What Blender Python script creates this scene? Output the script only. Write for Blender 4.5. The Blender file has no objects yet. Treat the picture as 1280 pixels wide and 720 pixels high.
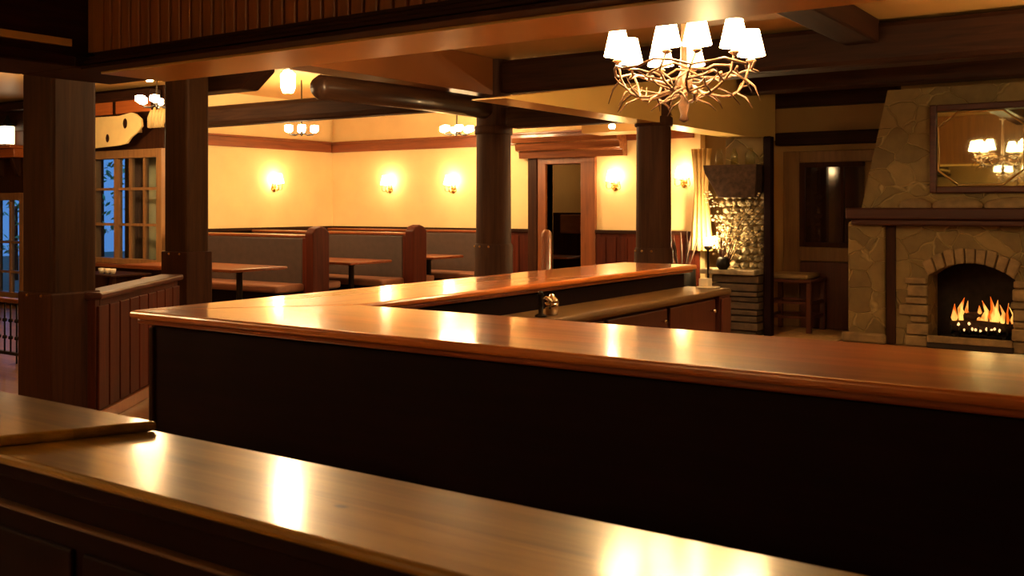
import bpy, bmesh, math, random
from mathutils import Vector, Matrix
random.seed(7)
S = bpy.context.scene
COL = S.collection
PI = math.pi

# ------------------------------------------------------------------ camera frame (used to read real positions off the photo)
F, CX, HY, CZ = 1245.0, 640.0, 258.0, 1.55
YAW = math.radians(34.34)
RX, RY = math.cos(YAW), math.sin(YAW)        # camera right in the room's axes
DX, DY = -math.sin(YAW), math.cos(YAW)       # camera depth in the room's axes

def at_y(px, y, py=None):
    """pixel column px on the plane Y = y -> x (and z of row py)"""
    r = (px - CX) / F
    x = y * (r * DY - RY) / (RX - r * DX)
    d = x * DX + y * DY
    return x if py is None else (x, CZ + (HY - py) * d / F)

def at_x(px, x, py=None):
    r = (px - CX) / F
    y = x * (r * DX - RX) / (RY - r * DY)
    d = x * DX + y * DY
    return y if py is None else (y, CZ + (HY - py) * d / F)

def at_d(px, py, d):
    xr = (px - CX) / F * d
    return Vector((xr * RX + d * DX, xr * RY + d * DY, CZ + (HY - py) * d / F))

# ------------------------------------------------------------------ materials
def new_mat(name):
    m = bpy.data.materials.new(name); m.use_nodes = True
    n = m.node_tree.nodes; l = m.node_tree.links
    return m, n, l, n['Principled BSDF']

def ramp(n, l, fac, c0, c1, p0=0.3, p1=0.7):
    r = n.new('ShaderNodeValToRGB')
    r.color_ramp.elements[0].position = p0; r.color_ramp.elements[1].position = p1
    r.color_ramp.elements[0].color = (*c0, 1); r.color_ramp.elements[1].color = (*c1, 1)
    l.new(fac, r.inputs['Fac']); return r.outputs['Color']

def coords(n, l, scale=(1, 1, 1)):
    tc = n.new('ShaderNodeTexCoord'); mp = n.new('ShaderNodeMapping')
    mp.inputs['Scale'].default_value = scale
    l.new(tc.outputs['Object'], mp.inputs['Vector']); return mp.outputs['Vector']

def wood(name, c0, c1, axis='x', rough=0.35, coat=0.0, coat_rough=0.1, plank=0, scale=1.0, bump=0.15, spec=0.5):
    m, n, l, b = new_mat(name)
    s = [14 * scale] * 3; s['xyz'.index(axis)] = 0.9 * scale
    v = coords(n, l, s)
    t = n.new('ShaderNodeTexNoise'); t.inputs['Scale'].default_value = 1.6; t.inputs['Detail'].default_value = 7
    t.inputs['Roughness'].default_value = 0.6; t.inputs['Distortion'].default_value = 0.6
    l.new(v, t.inputs['Vector'])
    col = ramp(n, l, t.outputs['Fac'], c0, c1, 0.32, 0.68)
    if plank:
        tc = n.new('ShaderNodeTexCoord'); sp = n.new('ShaderNodeSeparateXYZ'); l.new(tc.outputs['Object'], sp.inputs[0])
        pa = {'x': 'Y', 'y': 'X', 'z': 'X'}[axis]
        mu = n.new('ShaderNodeMath'); mu.operation = 'DIVIDE'; mu.inputs[1].default_value = plank
        ad = n.new('ShaderNodeMath'); ad.operation = 'ADD'
        l.new(sp.outputs[pa], ad.inputs[0])
        if axis == 'z': l.new(sp.outputs['Y'], ad.inputs[1])
        else: ad.inputs[1].default_value = 100
        l.new(ad.outputs[0], mu.inputs[0])
        fl = n.new('ShaderNodeMath'); fl.operation = 'FLOOR'; l.new(mu.outputs[0], fl.inputs[0])
        wn = n.new('ShaderNodeTexWhiteNoise'); wn.noise_dimensions = '1D'; l.new(fl.outputs[0], wn.inputs['W'])
        mr = n.new('ShaderNodeMapRange'); mr.inputs['To Min'].default_value = 0.72; mr.inputs['To Max'].default_value = 1.2
        l.new(wn.outputs['Value'], mr.inputs['Value'])
        mx = n.new('ShaderNodeVectorMath'); mx.operation = 'SCALE'
        l.new(col, mx.inputs[0]); l.new(mr.outputs[0], mx.inputs['Scale']); col = mx.outputs[0]
    l.new(col, b.inputs['Base Color'])
    b.inputs['Roughness'].default_value = rough
    b.inputs['Specular IOR Level'].default_value = spec
    b.inputs['Coat Weight'].default_value = coat; b.inputs['Coat Roughness'].default_value = coat_rough
    bp = n.new('ShaderNodeBump'); bp.inputs['Strength'].default_value = bump; bp.inputs['Distance'].default_value = 0.003
    l.new(t.outputs['Fac'], bp.inputs['Height']); l.new(bp.outputs[0], b.inputs['Normal'])
    return m

def plain(name, c, rough=0.5, metal=0.0, var=0.12, scale=6, spec=0.5, bump=0.1, coat=0):
    m, n, l, b = new_mat(name)
    t = n.new('ShaderNodeTexNoise'); t.inputs['Scale'].default_value = scale; t.inputs['Detail'].default_value = 5
    l.new(coords(n, l), t.inputs['Vector'])
    lo = tuple(x * (1 - var) for x in c); hi = tuple(min(1, x * (1 + var)) for x in c)
    l.new(ramp(n, l, t.outputs['Fac'], lo, hi), b.inputs['Base Color'])
    b.inputs['Roughness'].default_value = rough; b.inputs['Metallic'].default_value = metal
    b.inputs['Specular IOR Level'].default_value = spec; b.inputs['Coat Weight'].default_value = coat
    if bump:
        bp = n.new('ShaderNodeBump'); bp.inputs['Strength'].default_value = bump; bp.inputs['Distance'].default_value = 0.004
        l.new(t.outputs['Fac'], bp.inputs['Height']); l.new(bp.outputs[0], b.inputs['Normal'])
    return m

def emit(name, c, strength, base=(0.9, 0.8, 0.6)):
    m, n, l, b = new_mat(name)
    b.inputs['Base Color'].default_value = (*base, 1)
    b.inputs['Emission Color'].default_value = (*c, 1); b.inputs['Emission Strength'].default_value = strength
    b.inputs['Roughness'].default_value = 0.6
    return m

def stone(name, c0, c1, mortar, scale=3.2, width=0.035):
    m, n, l, b = new_mat(name)
    tc = n.new('ShaderNodeTexCoord'); nz = n.new('ShaderNodeTexNoise'); nz.inputs['Scale'].default_value = 4.0
    l.new(tc.outputs['Object'], nz.inputs['Vector'])
    mix = n.new('ShaderNodeVectorMath'); mix.operation = 'MULTIPLY_ADD'
    mix.inputs[1].default_value = (0.12, 0.12, 0.12); l.new(nz.outputs['Color'], mix.inputs[0]); l.new(tc.outputs['Object'], mix.inputs[2])
    mp = n.new('ShaderNodeMapping'); mp.inputs['Scale'].default_value = (1, 1, 1.35); l.new(mix.outputs[0], mp.inputs['Vector'])
    ve = n.new('ShaderNodeTexVoronoi'); ve.feature = 'DISTANCE_TO_EDGE'; ve.inputs['Scale'].default_value = scale
    vc = n.new('ShaderNodeTexVoronoi'); vc.inputs['Scale'].default_value = scale
    l.new(mp.outputs[0], ve.inputs['Vector']); l.new(mp.outputs[0], vc.inputs['Vector'])
    sep = n.new('ShaderNodeSeparateXYZ'); l.new(vc.outputs['Color'], sep.inputs[0])
    n2 = n.new('ShaderNodeTexNoise'); n2.inputs['Scale'].default_value = 9; n2.inputs['Detail'].default_value = 6
    l.new(tc.outputs['Object'], n2.inputs['Vector'])
    av = n.new('ShaderNodeMath'); av.operation = 'MULTIPLY_ADD'; av.inputs[1].default_value = 0.5
    hf = n.new('ShaderNodeMath'); hf.operation = 'MULTIPLY'; hf.inputs[1].default_value = 0.55
    l.new(n2.outputs['Fac'], hf.inputs[0]); l.new(sep.outputs[0], av.inputs[0]); l.new(hf.outputs[0], av.inputs[2])
    sc = ramp(n, l, av.outputs[0], c0, c1, 0.2, 0.8)
    mr = n.new('ShaderNodeMapRange'); mr.inputs['From Max'].default_value = width; l.new(ve.outputs['Distance'], mr.inputs['Value'])
    mc = n.new('ShaderNodeMix'); mc.data_type = 'RGBA'; mc.inputs['A'].default_value = (*mortar, 1)
    l.new(mr.outputs[0], mc.inputs['Factor']); l.new(sc, mc.inputs['B']); l.new(mc.outputs['Result'], b.inputs['Base Color'])
    b.inputs['Roughness'].default_value = 0.75
    ad = n.new('ShaderNodeMath'); ad.operation = 'MULTIPLY_ADD'; ad.inputs[1].default_value = 0.25
    l.new(n2.outputs['Fac'], ad.inputs[0]); l.new(mr.outputs[0], ad.inputs[2])
    bp = n.new('ShaderNodeBump'); bp.inputs['Strength'].default_value = 0.7; bp.inputs['Distance'].default_value = 0.025
    l.new(ad.outputs[0], bp.inputs['Height']); l.new(bp.outputs[0], b.inputs['Normal'])
    return m

M = {}
M['bar_x'] = wood('bar_varnish_x', (.58, .145, .026), (.88, .28, .06), 'x', 0.30, 1.0, 0.10, plank=.14, bump=.05)
M['bar_y'] = wood('bar_varnish_y', (.58, .145, .026), (.88, .28, .06), 'y', 0.30, 1.0, 0.10, plank=.11, bump=.05)
M['bar_edge'] = wood('bar_edge', (.22, .05, .012), (.36, .09, .022), 'x', 0.3, .6, 0.15, bump=.05)
M['counter'] = wood('counter_pine', (.17, .092, .012), (.33, .195, .030), 'x', 0.36, .9, 0.15, plank=.2, scale=.9, bump=.08)
def knots(m, pts):
    n = m.node_tree.nodes; l = m.node_tree.links; b = n['Principled BSDF']; src = b.inputs['Base Color'].links[0].from_socket
    tc = n.new('ShaderNodeTexCoord')
    for p in pts:
        mp = n.new('ShaderNodeVectorMath'); mp.operation = 'SUBTRACT'; mp.inputs[1].default_value = p; l.new(tc.outputs['Object'], mp.inputs[0])
        sc = n.new('ShaderNodeVectorMath'); sc.operation = 'MULTIPLY'; sc.inputs[1].default_value = (.7, 1.3, 0); l.new(mp.outputs[0], sc.inputs[0])
        ln = n.new('ShaderNodeVectorMath'); ln.operation = 'LENGTH'; l.new(sc.outputs[0], ln.inputs[0])
        mr = n.new('ShaderNodeMapRange'); mr.inputs['From Min'].default_value = .007; mr.inputs['From Max'].default_value = .018; l.new(ln.outputs['Value'], mr.inputs['Value'])
        mx = n.new('ShaderNodeMix'); mx.data_type = 'RGBA'; mx.inputs['A'].default_value = (.035, .014, .006, 1); l.new(mr.outputs[0], mx.inputs['Factor']); l.new(src, mx.inputs['B'])
        src = mx.outputs['Result']
    l.new(src, b.inputs['Base Color'])
def at_zp(px, py, z):
    d = (CZ-z)*F/(py-HY); return at_d(px, py, d)
M['counter_edge'] = wood('counter_edge', (.09, .036, .008), (.14, .055, .012), 'x', 0.4, .2, 0.2)
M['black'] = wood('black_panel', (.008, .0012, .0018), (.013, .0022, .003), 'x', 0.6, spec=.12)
M['dark_x'] = wood('dark_timber_x', (.016, .005, .0025), (.036, .012, .005), 'x', 0.55, spec=.14)
M['dark_y'] = wood('dark_timber_y', (.016, .005, .0025), (.036, .012, .005), 'y', 0.55, spec=.14)
M['dark_z'] = wood('dark_timber_z', (.024, .007, .003), (.052, .017, .006), 'z', 0.55, spec=.14)
M['log_x'] = wood('log_x', (.026, .011, .006), (.058, .026, .013), 'x', 0.6, spec=.08)
M['log_y'] = wood('log_y', (.028, .013, .008), (.065, .030, .016), 'y', 0.35, .12, spec=.3)
M['log_z'] = wood('log_z', (.034, .013, .007), (.066, .027, .013), 'z', 0.6, spec=.14)
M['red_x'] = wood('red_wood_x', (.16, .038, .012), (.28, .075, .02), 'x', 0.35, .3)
M['frame_wood'] = wood('mirror_frame_wood', (.05, .012, .008), (.09, .022, .01), 'x', 0.4, spec=.3)
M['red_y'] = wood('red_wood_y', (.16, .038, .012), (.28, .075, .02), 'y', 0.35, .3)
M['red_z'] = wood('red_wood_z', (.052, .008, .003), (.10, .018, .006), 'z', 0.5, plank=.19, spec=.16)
M['door_wood'] = wood('door_wood', (.17, .05, .014), (.27, .085, .022), 'z', 0.35, .3)
M['rib'] = wood('ribbed_panel', (.20, .070, .014), (.29, .105, .020), 'z', 0.45)
M['cab'] = wood('cabinet_wood', (.07, .016, .010), (.11, .028, .014), 'z', 0.45)
M['ledge'] = wood('ledge_wood', (.085, .045, .018), (.14, .078, .03), 'y', 0.45, .1)
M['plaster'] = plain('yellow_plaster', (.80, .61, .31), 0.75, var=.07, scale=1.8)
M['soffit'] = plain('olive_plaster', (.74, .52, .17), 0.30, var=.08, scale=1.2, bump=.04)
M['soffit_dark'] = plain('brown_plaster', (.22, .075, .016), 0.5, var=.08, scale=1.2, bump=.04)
M['ceiling'] = plain('ceiling_plaster', (.56, .32, .10), 0.40, var=.06, scale=1.5, bump=.05)
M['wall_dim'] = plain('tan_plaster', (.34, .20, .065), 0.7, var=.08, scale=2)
M['grey_cloth'] = plain('booth_vinyl', (.068, .044, .036), 0.55, var=.15, scale=12)
M['seat'] = plain('seat_vinyl', (.30, .13, .075), 0.45, var=.15, scale=10)
M['iron'] = plain('black_iron', (.015, .012, .010), 0.45, metal=.6)
M['chrome'] = plain('chrome', (.85, .80, .72), 0.12, metal=1.0, var=.02, bump=0)
M['brass'] = plain('aged_brass', (.45, .28, .09), 0.3, metal=1.0)
M['antler'] = plain('antler', (.17, .085, .045), 0.35, var=.3, scale=30)
M['stone'] = stone('field_stone', (.125, .082, .026), (.26, .175, .06), (.38, .27, .11))
M['stone_arch'] = plain('arch_stone', (.24, .155, .065), 0.75, var=.3, scale=9, bump=.5)
M['rubble'] = plain('rubble_stone', (.30, .25, .16), 0.7, var=.45, scale=10, bump=.7)
M['ledgestone'] = plain('ledgestone', (.075, .05, .03), 0.7, var=.4, scale=10, bump=.6)
M['soot'] = plain('soot_brick', (.022, .012, .008), 0.85, var=.4, scale=14, bump=.5)
M['char'] = plain('charred_log', (.05, .025, .015), 0.9, var=.5, scale=20, bump=.8)
M['white'] = plain('white_cloth', (.75, .66, .50), 0.6)
M['cream'] = plain('cream_board', (.88, .68, .30), 0.55, var=.05)
M['orange'] = wood('orange_panel', (.42, .10, .02), (.60, .17, .035), 'x', 0.4)
M['leaf'] = plain('leaf_green', (.05, .11, .03), 0.5, var=.4, scale=8)
M['dry'] = plain('dried_bloom', (.60, .50, .30), 0.7, var=.35, scale=25)
M['curtain'] = plain('curtain_cloth', (.16, .07, .035), 0.85, var=.2)
M['drape'] = plain('tan_drape', (.55, .36, .13), 0.75, var=.2)
M['cushion'] = plain('tan_cushion', (.36, .24, .10), 0.8)
M['shade'] = emit('lamp_shade', (1, .66, .30), 15)
M['sconce_shade'] = emit('sconce_shade', (1, .66, .32), 13)
M['bulb'] = emit('bulb', (1, .66, .32), 40)
def flame_mat():
    m, n, l, b = new_mat('flame'); t = n.new('ShaderNodeTexNoise'); t.inputs['Scale'].default_value = 14
    l.new(coords(n, l, (1, 1, .4)), t.inputs['Vector'])
    l.new(ramp(n, l, t.outputs['Fac'], (.55, .07, .003), (1, .52, .10), .4, .62), b.inputs['Emission Color'])
    b.inputs['Emission Strength'].default_value = .42; b.inputs['Base Color'].default_value = (.3, .1, .02, 1); return m
M['flame'] = flame_mat()
M['ember'] = emit('ember', (1, .50, .18), .5)
M['uplight'] = emit('uplight_glass', (1, .66, .30), 220)
M['pendant_glass'] = emit('pendant_glass', (1, .66, .32), 85)
M['lit_board'] = emit('frosted_lantern', (1, .72, .42), 1.2)
M['window_sky'] = None

def glass(name, tint=(1, 1, 1), rough=0.0):
    m, n, l, b = new_mat(name)
    out = n['Material Output']
    tr = n.new('ShaderNodeBsdfTransparent'); tr.inputs[0].default_value = (*tint, 1)
    gl = n.new('ShaderNodeBsdfGlossy'); gl.inputs['Roughness'].default_value = rough
    lw = n.new('ShaderNodeLayerWeight'); lw.inputs['Blend'].default_value = .5
    pw = n.new('ShaderNodeMath'); pw.operation = 'POWER'; pw.inputs[1].default_value = 5; l.new(lw.outputs['Facing'], pw.inputs[0])
    fr = n.new('ShaderNodeMath'); fr.operation = 'MULTIPLY_ADD'; fr.inputs[1].default_value = .9; fr.inputs[2].default_value = .045; l.new(pw.outputs[0], fr.inputs[0])
    mx = n.new('ShaderNodeMixShader')
    l.new(fr.outputs[0], mx.inputs[0]); l.new(tr.outputs[0], mx.inputs[1]); l.new(gl.outputs[0], mx.inputs[2])
    l.new(mx.outputs[0], out.inputs['Surface'])
    return m
M['glass'] = glass('window_glass', (.85, .92, 1.0))
M['dark_glass'] = plain('dark_glass', (.03, .014, .010), 0.06, var=.05, bump=0, spec=.9)
m, n, l, b = new_mat('mirror'); b.inputs['Base Color'].default_value = (.38, .43, .31, 1); b.inputs['Metallic'].default_value = 1; b.inputs['Roughness'].default_value = .02
M['mirror'] = m

def floor_mat():
    return wood('floor_boards', (.20, .085, .028), (.33, .15, .05), 'x', 0.30, .4, .2, plank=.13)
M['floor'] = floor_mat()
M['stone_floor'] = plain('slate_floor', (.30, .20, .09), 0.35, var=.3, scale=4)

# ------------------------------------------------------------------ mesh builder
class MB:
    def __init__(s): s.bm = bmesh.new()
    def box(s, x0, x1, y0, y1, z0, z1, rot=None, c=None):
        vs = [Vector((x, y, z)) for z in (z0, z1) for y in (y0, y1) for x in (x0, x1)]
        if rot is not None:
            R = Matrix.Rotation(rot, 3, 'Z'); c = Vector(c) if c else Vector(((x0+x1)/2, (y0+y1)/2, 0))
            vs = [R @ (v - c) + c for v in vs]
        v = [s.bm.verts.new(p) for p in vs]
        for f in ((0, 2, 3, 1), (4, 5, 7, 6), (0, 1, 5, 4), (2, 6, 7, 3), (0, 4, 6, 2), (1, 3, 7, 5)):
            s.bm.faces.new([v[i] for i in f])
        return s
    def prism(s, poly, a0, a1, axis='z'):
        def P(p, t):
            return {'z': (p[0], p[1], t), 'y': (p[0], t, p[1]), 'x': (t, p[0], p[1])}[axis]
        lo = [s.bm.verts.new(P(p, a0)) for p in poly]; hi = [s.bm.verts.new(P(p, a1)) for p in poly]
        k = len(poly)
        s.bm.faces.new(lo[::-1]); s.bm.faces.new(hi)
        for i in range(k): s.bm.faces.new((lo[i], lo[(i+1) % k], hi[(i+1) % k], hi[i]))
        return s
    def tube(s, pts, r, seg=8, cap=True):
        pts = [Vector(p) for p in pts]; rs = r if isinstance(r, (list, tuple)) else [r] * len(pts)
        rings = []; up = None
        for i, p in enumerate(pts):
            a = pts[max(i-1, 0)]; b = pts[min(i+1, len(pts)-1)]; t = (b - a).normalized()
            if up is None:
                up = Vector((0, 0, 1)) if abs(t.z) < .9 else Vector((1, 0, 0))
            sd = t.cross(up).normalized(); up = sd.cross(t).normalized()
            rings.append([s.bm.verts.new(p + (sd * math.cos(2*PI*k/seg) + up * math.sin(2*PI*k/seg)) * rs[i]) for k in range(seg)])
        for A, B in zip(rings, rings[1:]):
            for k in range(seg): s.bm.faces.new((A[k], A[(k+1) % seg], B[(k+1) % seg], B[k]))
        if cap:
            s.bm.faces.new(rings[0][::-1]); s.bm.faces.new(rings[-1])
        return s
    def lathe(s, prof, c=(0, 0, 0), seg=20, cap=True):
        c = Vector(c); rings = []
        for r, z in prof:
            rings.append([s.bm.verts.new(c + Vector((r*math.cos(2*PI*k/seg), r*math.sin(2*PI*k/seg), z))) for k in range(seg)])
        for A, B in zip(rings, rings[1:]):
            for k in range(seg): s.bm.faces.new((A[k], A[(k+1) % seg], B[(k+1) % seg], B[k]))
        if cap:
            s.bm.faces.new(rings[0][::-1]); s.bm.faces.new(rings[-1])
        return s
    def ball(s, c, r, sub=2, sq=(1, 1, 1), noise=0):
        res = bmesh.ops.create_icosphere(s.bm, subdivisions=sub, radius=1)
        for v in res['verts']:
            k = 1 + random.uniform(-noise, noise)
            v.co = Vector((v.co.x*r*sq[0]*k, v.co.y*r*sq[1]*k, v.co.z*r*sq[2]*k)) + Vector(c)
        return s
    def quad(s, *p):
        s.bm.faces.new([s.bm.verts.new(q) for q in p]); return s
    def build(s, name, mat, parent=None, bevel=0, smooth=False, seg=2):
        if parent is not None:
            off = Vector(parent.get('_o', (0, 0, 0)))
            for v in s.bm.verts: v.co -= off
        bmesh.ops.recalc_face_normals(s.bm, faces=s.bm.faces)
        me = bpy.data.meshes.new(name); s.bm.to_mesh(me); s.bm.free()
        o = bpy.data.objects.new(name, me); COL.objects.link(o); me.materials.append(mat)
        if parent is not None:
            o.parent = parent; o['_o'] = tuple(parent['_o']) if '_o' in parent else (0, 0, 0)
        if smooth:
            for p in me.polygons: p.use_smooth = True
        if bevel:
            b = o.modifiers.new('bevel', 'BEVEL'); b.width = bevel; b.segments = seg; b.limit_method = 'ANGLE'
        return o

def rebase(o):
    """give a one-mesh thing its origin at its base centre"""
    me = o.data
    xs = [v.co.x for v in me.vertices]; ys = [v.co.y for v in me.vertices]; zs = [v.co.z for v in me.vertices]
    c = Vector(((min(xs)+max(xs))/2, (min(ys)+max(ys))/2, min(zs)))
    for v in me.vertices: v.co -= c
    o.location = c
    return o

def tag(o, label, cat, group=None, kind=None):
    o['label'] = label; o['category'] = cat
    if group: o['group'] = group
    if kind: o['kind'] = kind
    return o

def thing(name, label, cat, loc=(0, 0, 0), group=None, kind=None):
    o = bpy.data.objects.new(name, None); COL.objects.link(o); o.empty_display_size = .1
    o.location = loc; o['_o'] = tuple(loc)
    return tag(o, label, cat, group, kind)

def struct(o): o['kind'] = 'structure'; return o

def children(o): return [c for c in bpy.data.objects if c.parent == o]
def copy_tree(o, parent=None):
    c = o.copy(); COL.objects.link(c)
    if parent is not None: c.parent = parent
    for ch in children(o): copy_tree(ch, c)
    return c
def place(o, loc, rz=0, label=None):
    o.location = loc; o.rotation_euler = (0, 0, rz)
    if label: o['label'] = label
    return o

# ================================================================== THE ROOM
XL, XR, YN, YF = -17.0, 5.0, -4.0, 12.7
YB = 11.7            # back wall of the booth room
XB = -11.52          # left wall of the booth room
YW = 8.49            # wall with the garden windows
XE = -5.12           # where the back wall of the booth room ends
ZC = 3.2
struct(MB().box(XL, XR, YN, YF+.2, -.1, 0).build('floor', M['floor']))
struct(MB().box(XB+.0, -7.3, 7.0, YB, 0, .15).build('floor_raised', M['floor'], bevel=.01))
struct(MB().box(XL-.2, XR+.2, YN-.2, 16.2, ZC, ZC+.1).build('ceiling', M['ceiling']))
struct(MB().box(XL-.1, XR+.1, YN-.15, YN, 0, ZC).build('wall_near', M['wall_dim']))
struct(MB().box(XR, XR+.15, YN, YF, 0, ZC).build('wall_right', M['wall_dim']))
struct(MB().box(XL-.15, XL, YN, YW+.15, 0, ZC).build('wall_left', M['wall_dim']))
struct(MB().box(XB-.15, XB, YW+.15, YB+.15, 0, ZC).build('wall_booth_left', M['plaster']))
# back wall with the doorway
dxa, dxb = at_y(684, YB), at_y(728, YB)
dtop = at_y(705, YB, 205)[1]
w = MB().box(XB, dxa, YB, YB+.15, 0, ZC).box(dxb, XE, YB, YB+.15, 0, ZC).box(dxa, dxb, YB, YB+.15, dtop, ZC)
struct(w.build('wall_back', M['plaster']))
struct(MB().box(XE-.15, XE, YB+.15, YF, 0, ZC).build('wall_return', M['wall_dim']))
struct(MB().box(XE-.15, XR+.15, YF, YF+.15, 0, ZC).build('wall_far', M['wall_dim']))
# small room behind the doorway
struct(MB().box(-9.0, XE-.15, 15.6, 15.7, 0, ZC).box(-9.1, -9.0, YB+.15, 15.7, 0, ZC).box(XE-.15, XE-.05, YF+.15, 15.7, 0, ZC)
       .build('wall_snug', M['wall_dim']))
struct(MB().box(-9.0, XE-.1, YF+.2, 15.7, -.1, 0).build('floor_snug', M['floor']))

# window wall: panel with two openings
def win_rect(p0, p1, t, b_):
    pm = (p0+p1)/2
    return at_y(p0, YW), at_y(p1, YW), at_y(pm, YW, b_)[1], at_y(pm, YW, t)[1]
W1 = win_rect(116, 202, 193, 328)
W2 = win_rect(-8, 30, 246, 369)
w = MB()
w.box(XL, W2[0], YW, YW+.15, 0, ZC).box(W2[0], W2[1], YW, YW+.15, 0, W2[2]).box(W2[0], W2[1], YW, YW+.15, W2[3], ZC)
w.box(W2[1], W1[0], YW, YW+.15, 0, ZC).box(W1[0], W1[1], YW, YW+.15, 0, W1[2]).box(W1[0], W1[1], YW, YW+.15, W1[3], ZC)
w.box(W1[1], XB, YW, YW+.15, 0, ZC)
struct(w.build('wall_windows', M['dark_z']))
def window(name, R, cols, rows, fm, thick=None):
    x0, x1, z0, z1 = R
    t = thing(name, 'garden window', 'window', ((x0+x1)/2, YW, z0), kind='structure'); del t['label'], t['category']
    f = MB(); q = .055
    f.box(x0-.06, x0+q, YW-.05, YW+.1, z0-.02, z1+.06).box(x1-q, x1+.06, YW-.05, YW+.1, z0-.02, z1+.06)
    f.box(x0+q, x1-q, YW-.05, YW+.1, z1-q, z1+.06).box(x0+q, x1-q, YW-.05, YW+.1, z0-.02, z0+q)
    f.build('window_frame', fm, t, bevel=.006)
    g = MB()
    for c in cols:
        wd = .05 if c in (thick or []) else .018
        xc = x0+(x1-x0)*c; g.box(xc-wd, xc+wd, YW-.02, YW+.05, z0+q, z1-q)
    for r in rows:
        zc = z0+(z1-z0)*r; g.box(x0+q, x1-q, YW-.015, YW+.045, zc-.018, zc+.018)
    g.build('muntin', fm, t)
    MB().box(x0+q, x1-q, YW+.01, YW+.016, z0+q, z1-q).build('pane', M['glass'], t)
    MB().box(x0-.12, x1+.1, YW-.14, YW-.05, z0-.07, z0-.02).build('window_sill', M['red_x'], t, bevel=.006)
M['win_wood'] = wood('window_wood', (.24, .12, .045), (.36, .19, .07), 'z', 0.4)
window('window_1', W1, (.37, .57, .77), (.35, .68), M['win_wood'], (.37,))
window('window_2', W2, (.58,), (.24, .54), M['win_wood'])
# high stick trims of the booth room
zr = at_y(500, YB, 186)[1]; zr2 = at_y(500, YB, 197)[1]
struct(MB().box(XB, -8.2+3.0, YB-.04, YB, zr-.02, zr+.12).box(XB, XE, YB-.065, YB, zr+.12, zr+.15).build('trim_1', M['red_x'], bevel=.005))
struct(MB().box(XB, XB+.04, YW+.15, YB-.066, zr-.02, zr+.12).box(XB, XB+.065, YW+.15, YB-.066, zr+.12, zr+.15).build('trim_2', M['red_y'], bevel=.005))
# wainscot and its cap
WZ = 1.19
cxl, cxr = at_y(663, YB), at_y(746, YB)
def wains(x0, x1):
    w = MB().box(x0, x1, YB-.025, YB, 0, WZ)
    k = int((x1-x0)/.16)
    for i in range(k): w.box(x0+i*.16+.01, x0+i*.16+.15, YB-.035, YB-.025, .12, WZ-.05)
    return w
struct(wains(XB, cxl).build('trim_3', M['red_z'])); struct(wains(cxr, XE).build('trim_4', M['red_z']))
struct(MB().box(XB, cxl, YB-.06, YB-.0, WZ, WZ+.045).box(cxr, XE, YB-.06, YB, WZ, WZ+.045).build('trim_5', M['dark_x'], bevel=.005))
struct(MB().box(XB, XB+.03, YW+.15, YB-.06, 0, WZ).box(XB, XB+.07, YW+.15, YB-.06, WZ, WZ+.045).build('trim_6', M['dark_y'], bevel=.005))
# doorway surround (structure door_1)
door = bpy.data.objects.new('door_1', None); COL.objects.link(door); door['kind'] = 'structure'; door['_o'] = (0, 0, 0)
MB().box(cxl, dxa-.13, YB-.07, YB, 0, dtop+.12).build('door_post', M['dark_z'], door, bevel=.01)
MB().box(dxa-.13, dxa, YB-.05, YB+.15, 0, dtop+.02).build('door_jamb', M['door_wood'], door, bevel=.006)
MB().box(dxb, cxr, YB-.05, YB+.15, 0, dtop+.02).build('door_jamb', M['door_wood'], door, bevel=.006)
MB().box(dxa-.13, cxr, YB-.05, YB+.15, dtop+.0, dtop+.09).build('door_lintel', M['door_wood'], door, bevel=.006)
zc0 = at_y(700, YB-.3, 196)[1]; zc1 = at_y(700, YB-.3, 170)[1]
xa, xb = at_y(640, YB-.3), at_y(771, YB-.3)
h = zc1-zc0
MB().prism([(YB-.001, zc0), (YB-.13, zc0), (YB-.14, zc0+.3*h), (YB-.22, zc0+.38*h), (YB-.24, zc0+.68*h), (YB-.3, zc0+.76*h), (YB-.32, zc1), (YB-.001, zc1)],
           xa, xb, 'x').build('door_cornice', wood('cornice', (.12, .035, .012), (.24, .08, .025), 'x', .25, .5), door, bevel=.006)

# --- ceiling works
def beam(name, label, mb, mat, grp=None, bev=.02):
    return tag(rebase(mb.build(name, mat, bevel=bev)), label, 'beam', grp, 'thing')
HZ = 2.30
# header over the bar
t = thing('bar_header', 'long boxed header over the bar with ribbed brown boards and dark moulding', 'header', (0, 3.4, HZ), kind='thing')
hx0, hx1 = -5.03, 4.99
MB().box(hx0+.06, hx1, 3.30, 3.69, HZ+.02, ZC-.005).box(-5.11, hx0+.06, 3.27, 3.69, HZ+.11, ZC-.005).build('core', M['rib'], t)
r = MB(); x = hx0+.08
while x < 1.0:
    r.box(x-.038, x+.038, 3.278, 3.30, HZ+.10, ZC-.01); x += .085
r.build('ribbed_board', M['rib'], t, bevel=.01)
mo = MB()
for k, (a, b_) in enumerate(((3.17, 0), (3.185, .028), (3.205, .052), (3.23, .078))):
    mo.box(hx0+k*.012, hx1, a, 3.29, HZ+b_, HZ+b_+.021)
mo.box(hx0+.05, hx1, 3.245, 3.29, HZ+.005, HZ+.10)
mo.build('moulding', M['dark_x'], t, bevel=.006)
MB().box(hx0+.01, hx1, 3.29, 3.71, HZ-.012, HZ+.019).build('underside', M['soffit'], t)
# header that returns towards the camera on the left
t = thing('side_header', 'dark boxed header at top left, turning off the long bar header', 'header', (-5.3, 0, HZ), kind='thing')
MB().box(-5.6, -5.12, -3.9, 3.75, HZ+.08, ZC-.005).build('core', M['dark_y'], t)
MB().box(-5.62, -5.06, -3.9, 3.165, HZ+.015, HZ+.08).box(-5.62, -5.08, 3.165, 3.75, HZ+.015, HZ+.08).build('moulding', M['dark_y'], t, bevel=.01)
MB().box(-5.6, -5.09, -3.9, 3.16, HZ+.13, HZ+.17).build('tan_band', M['soffit'], t)
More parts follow.
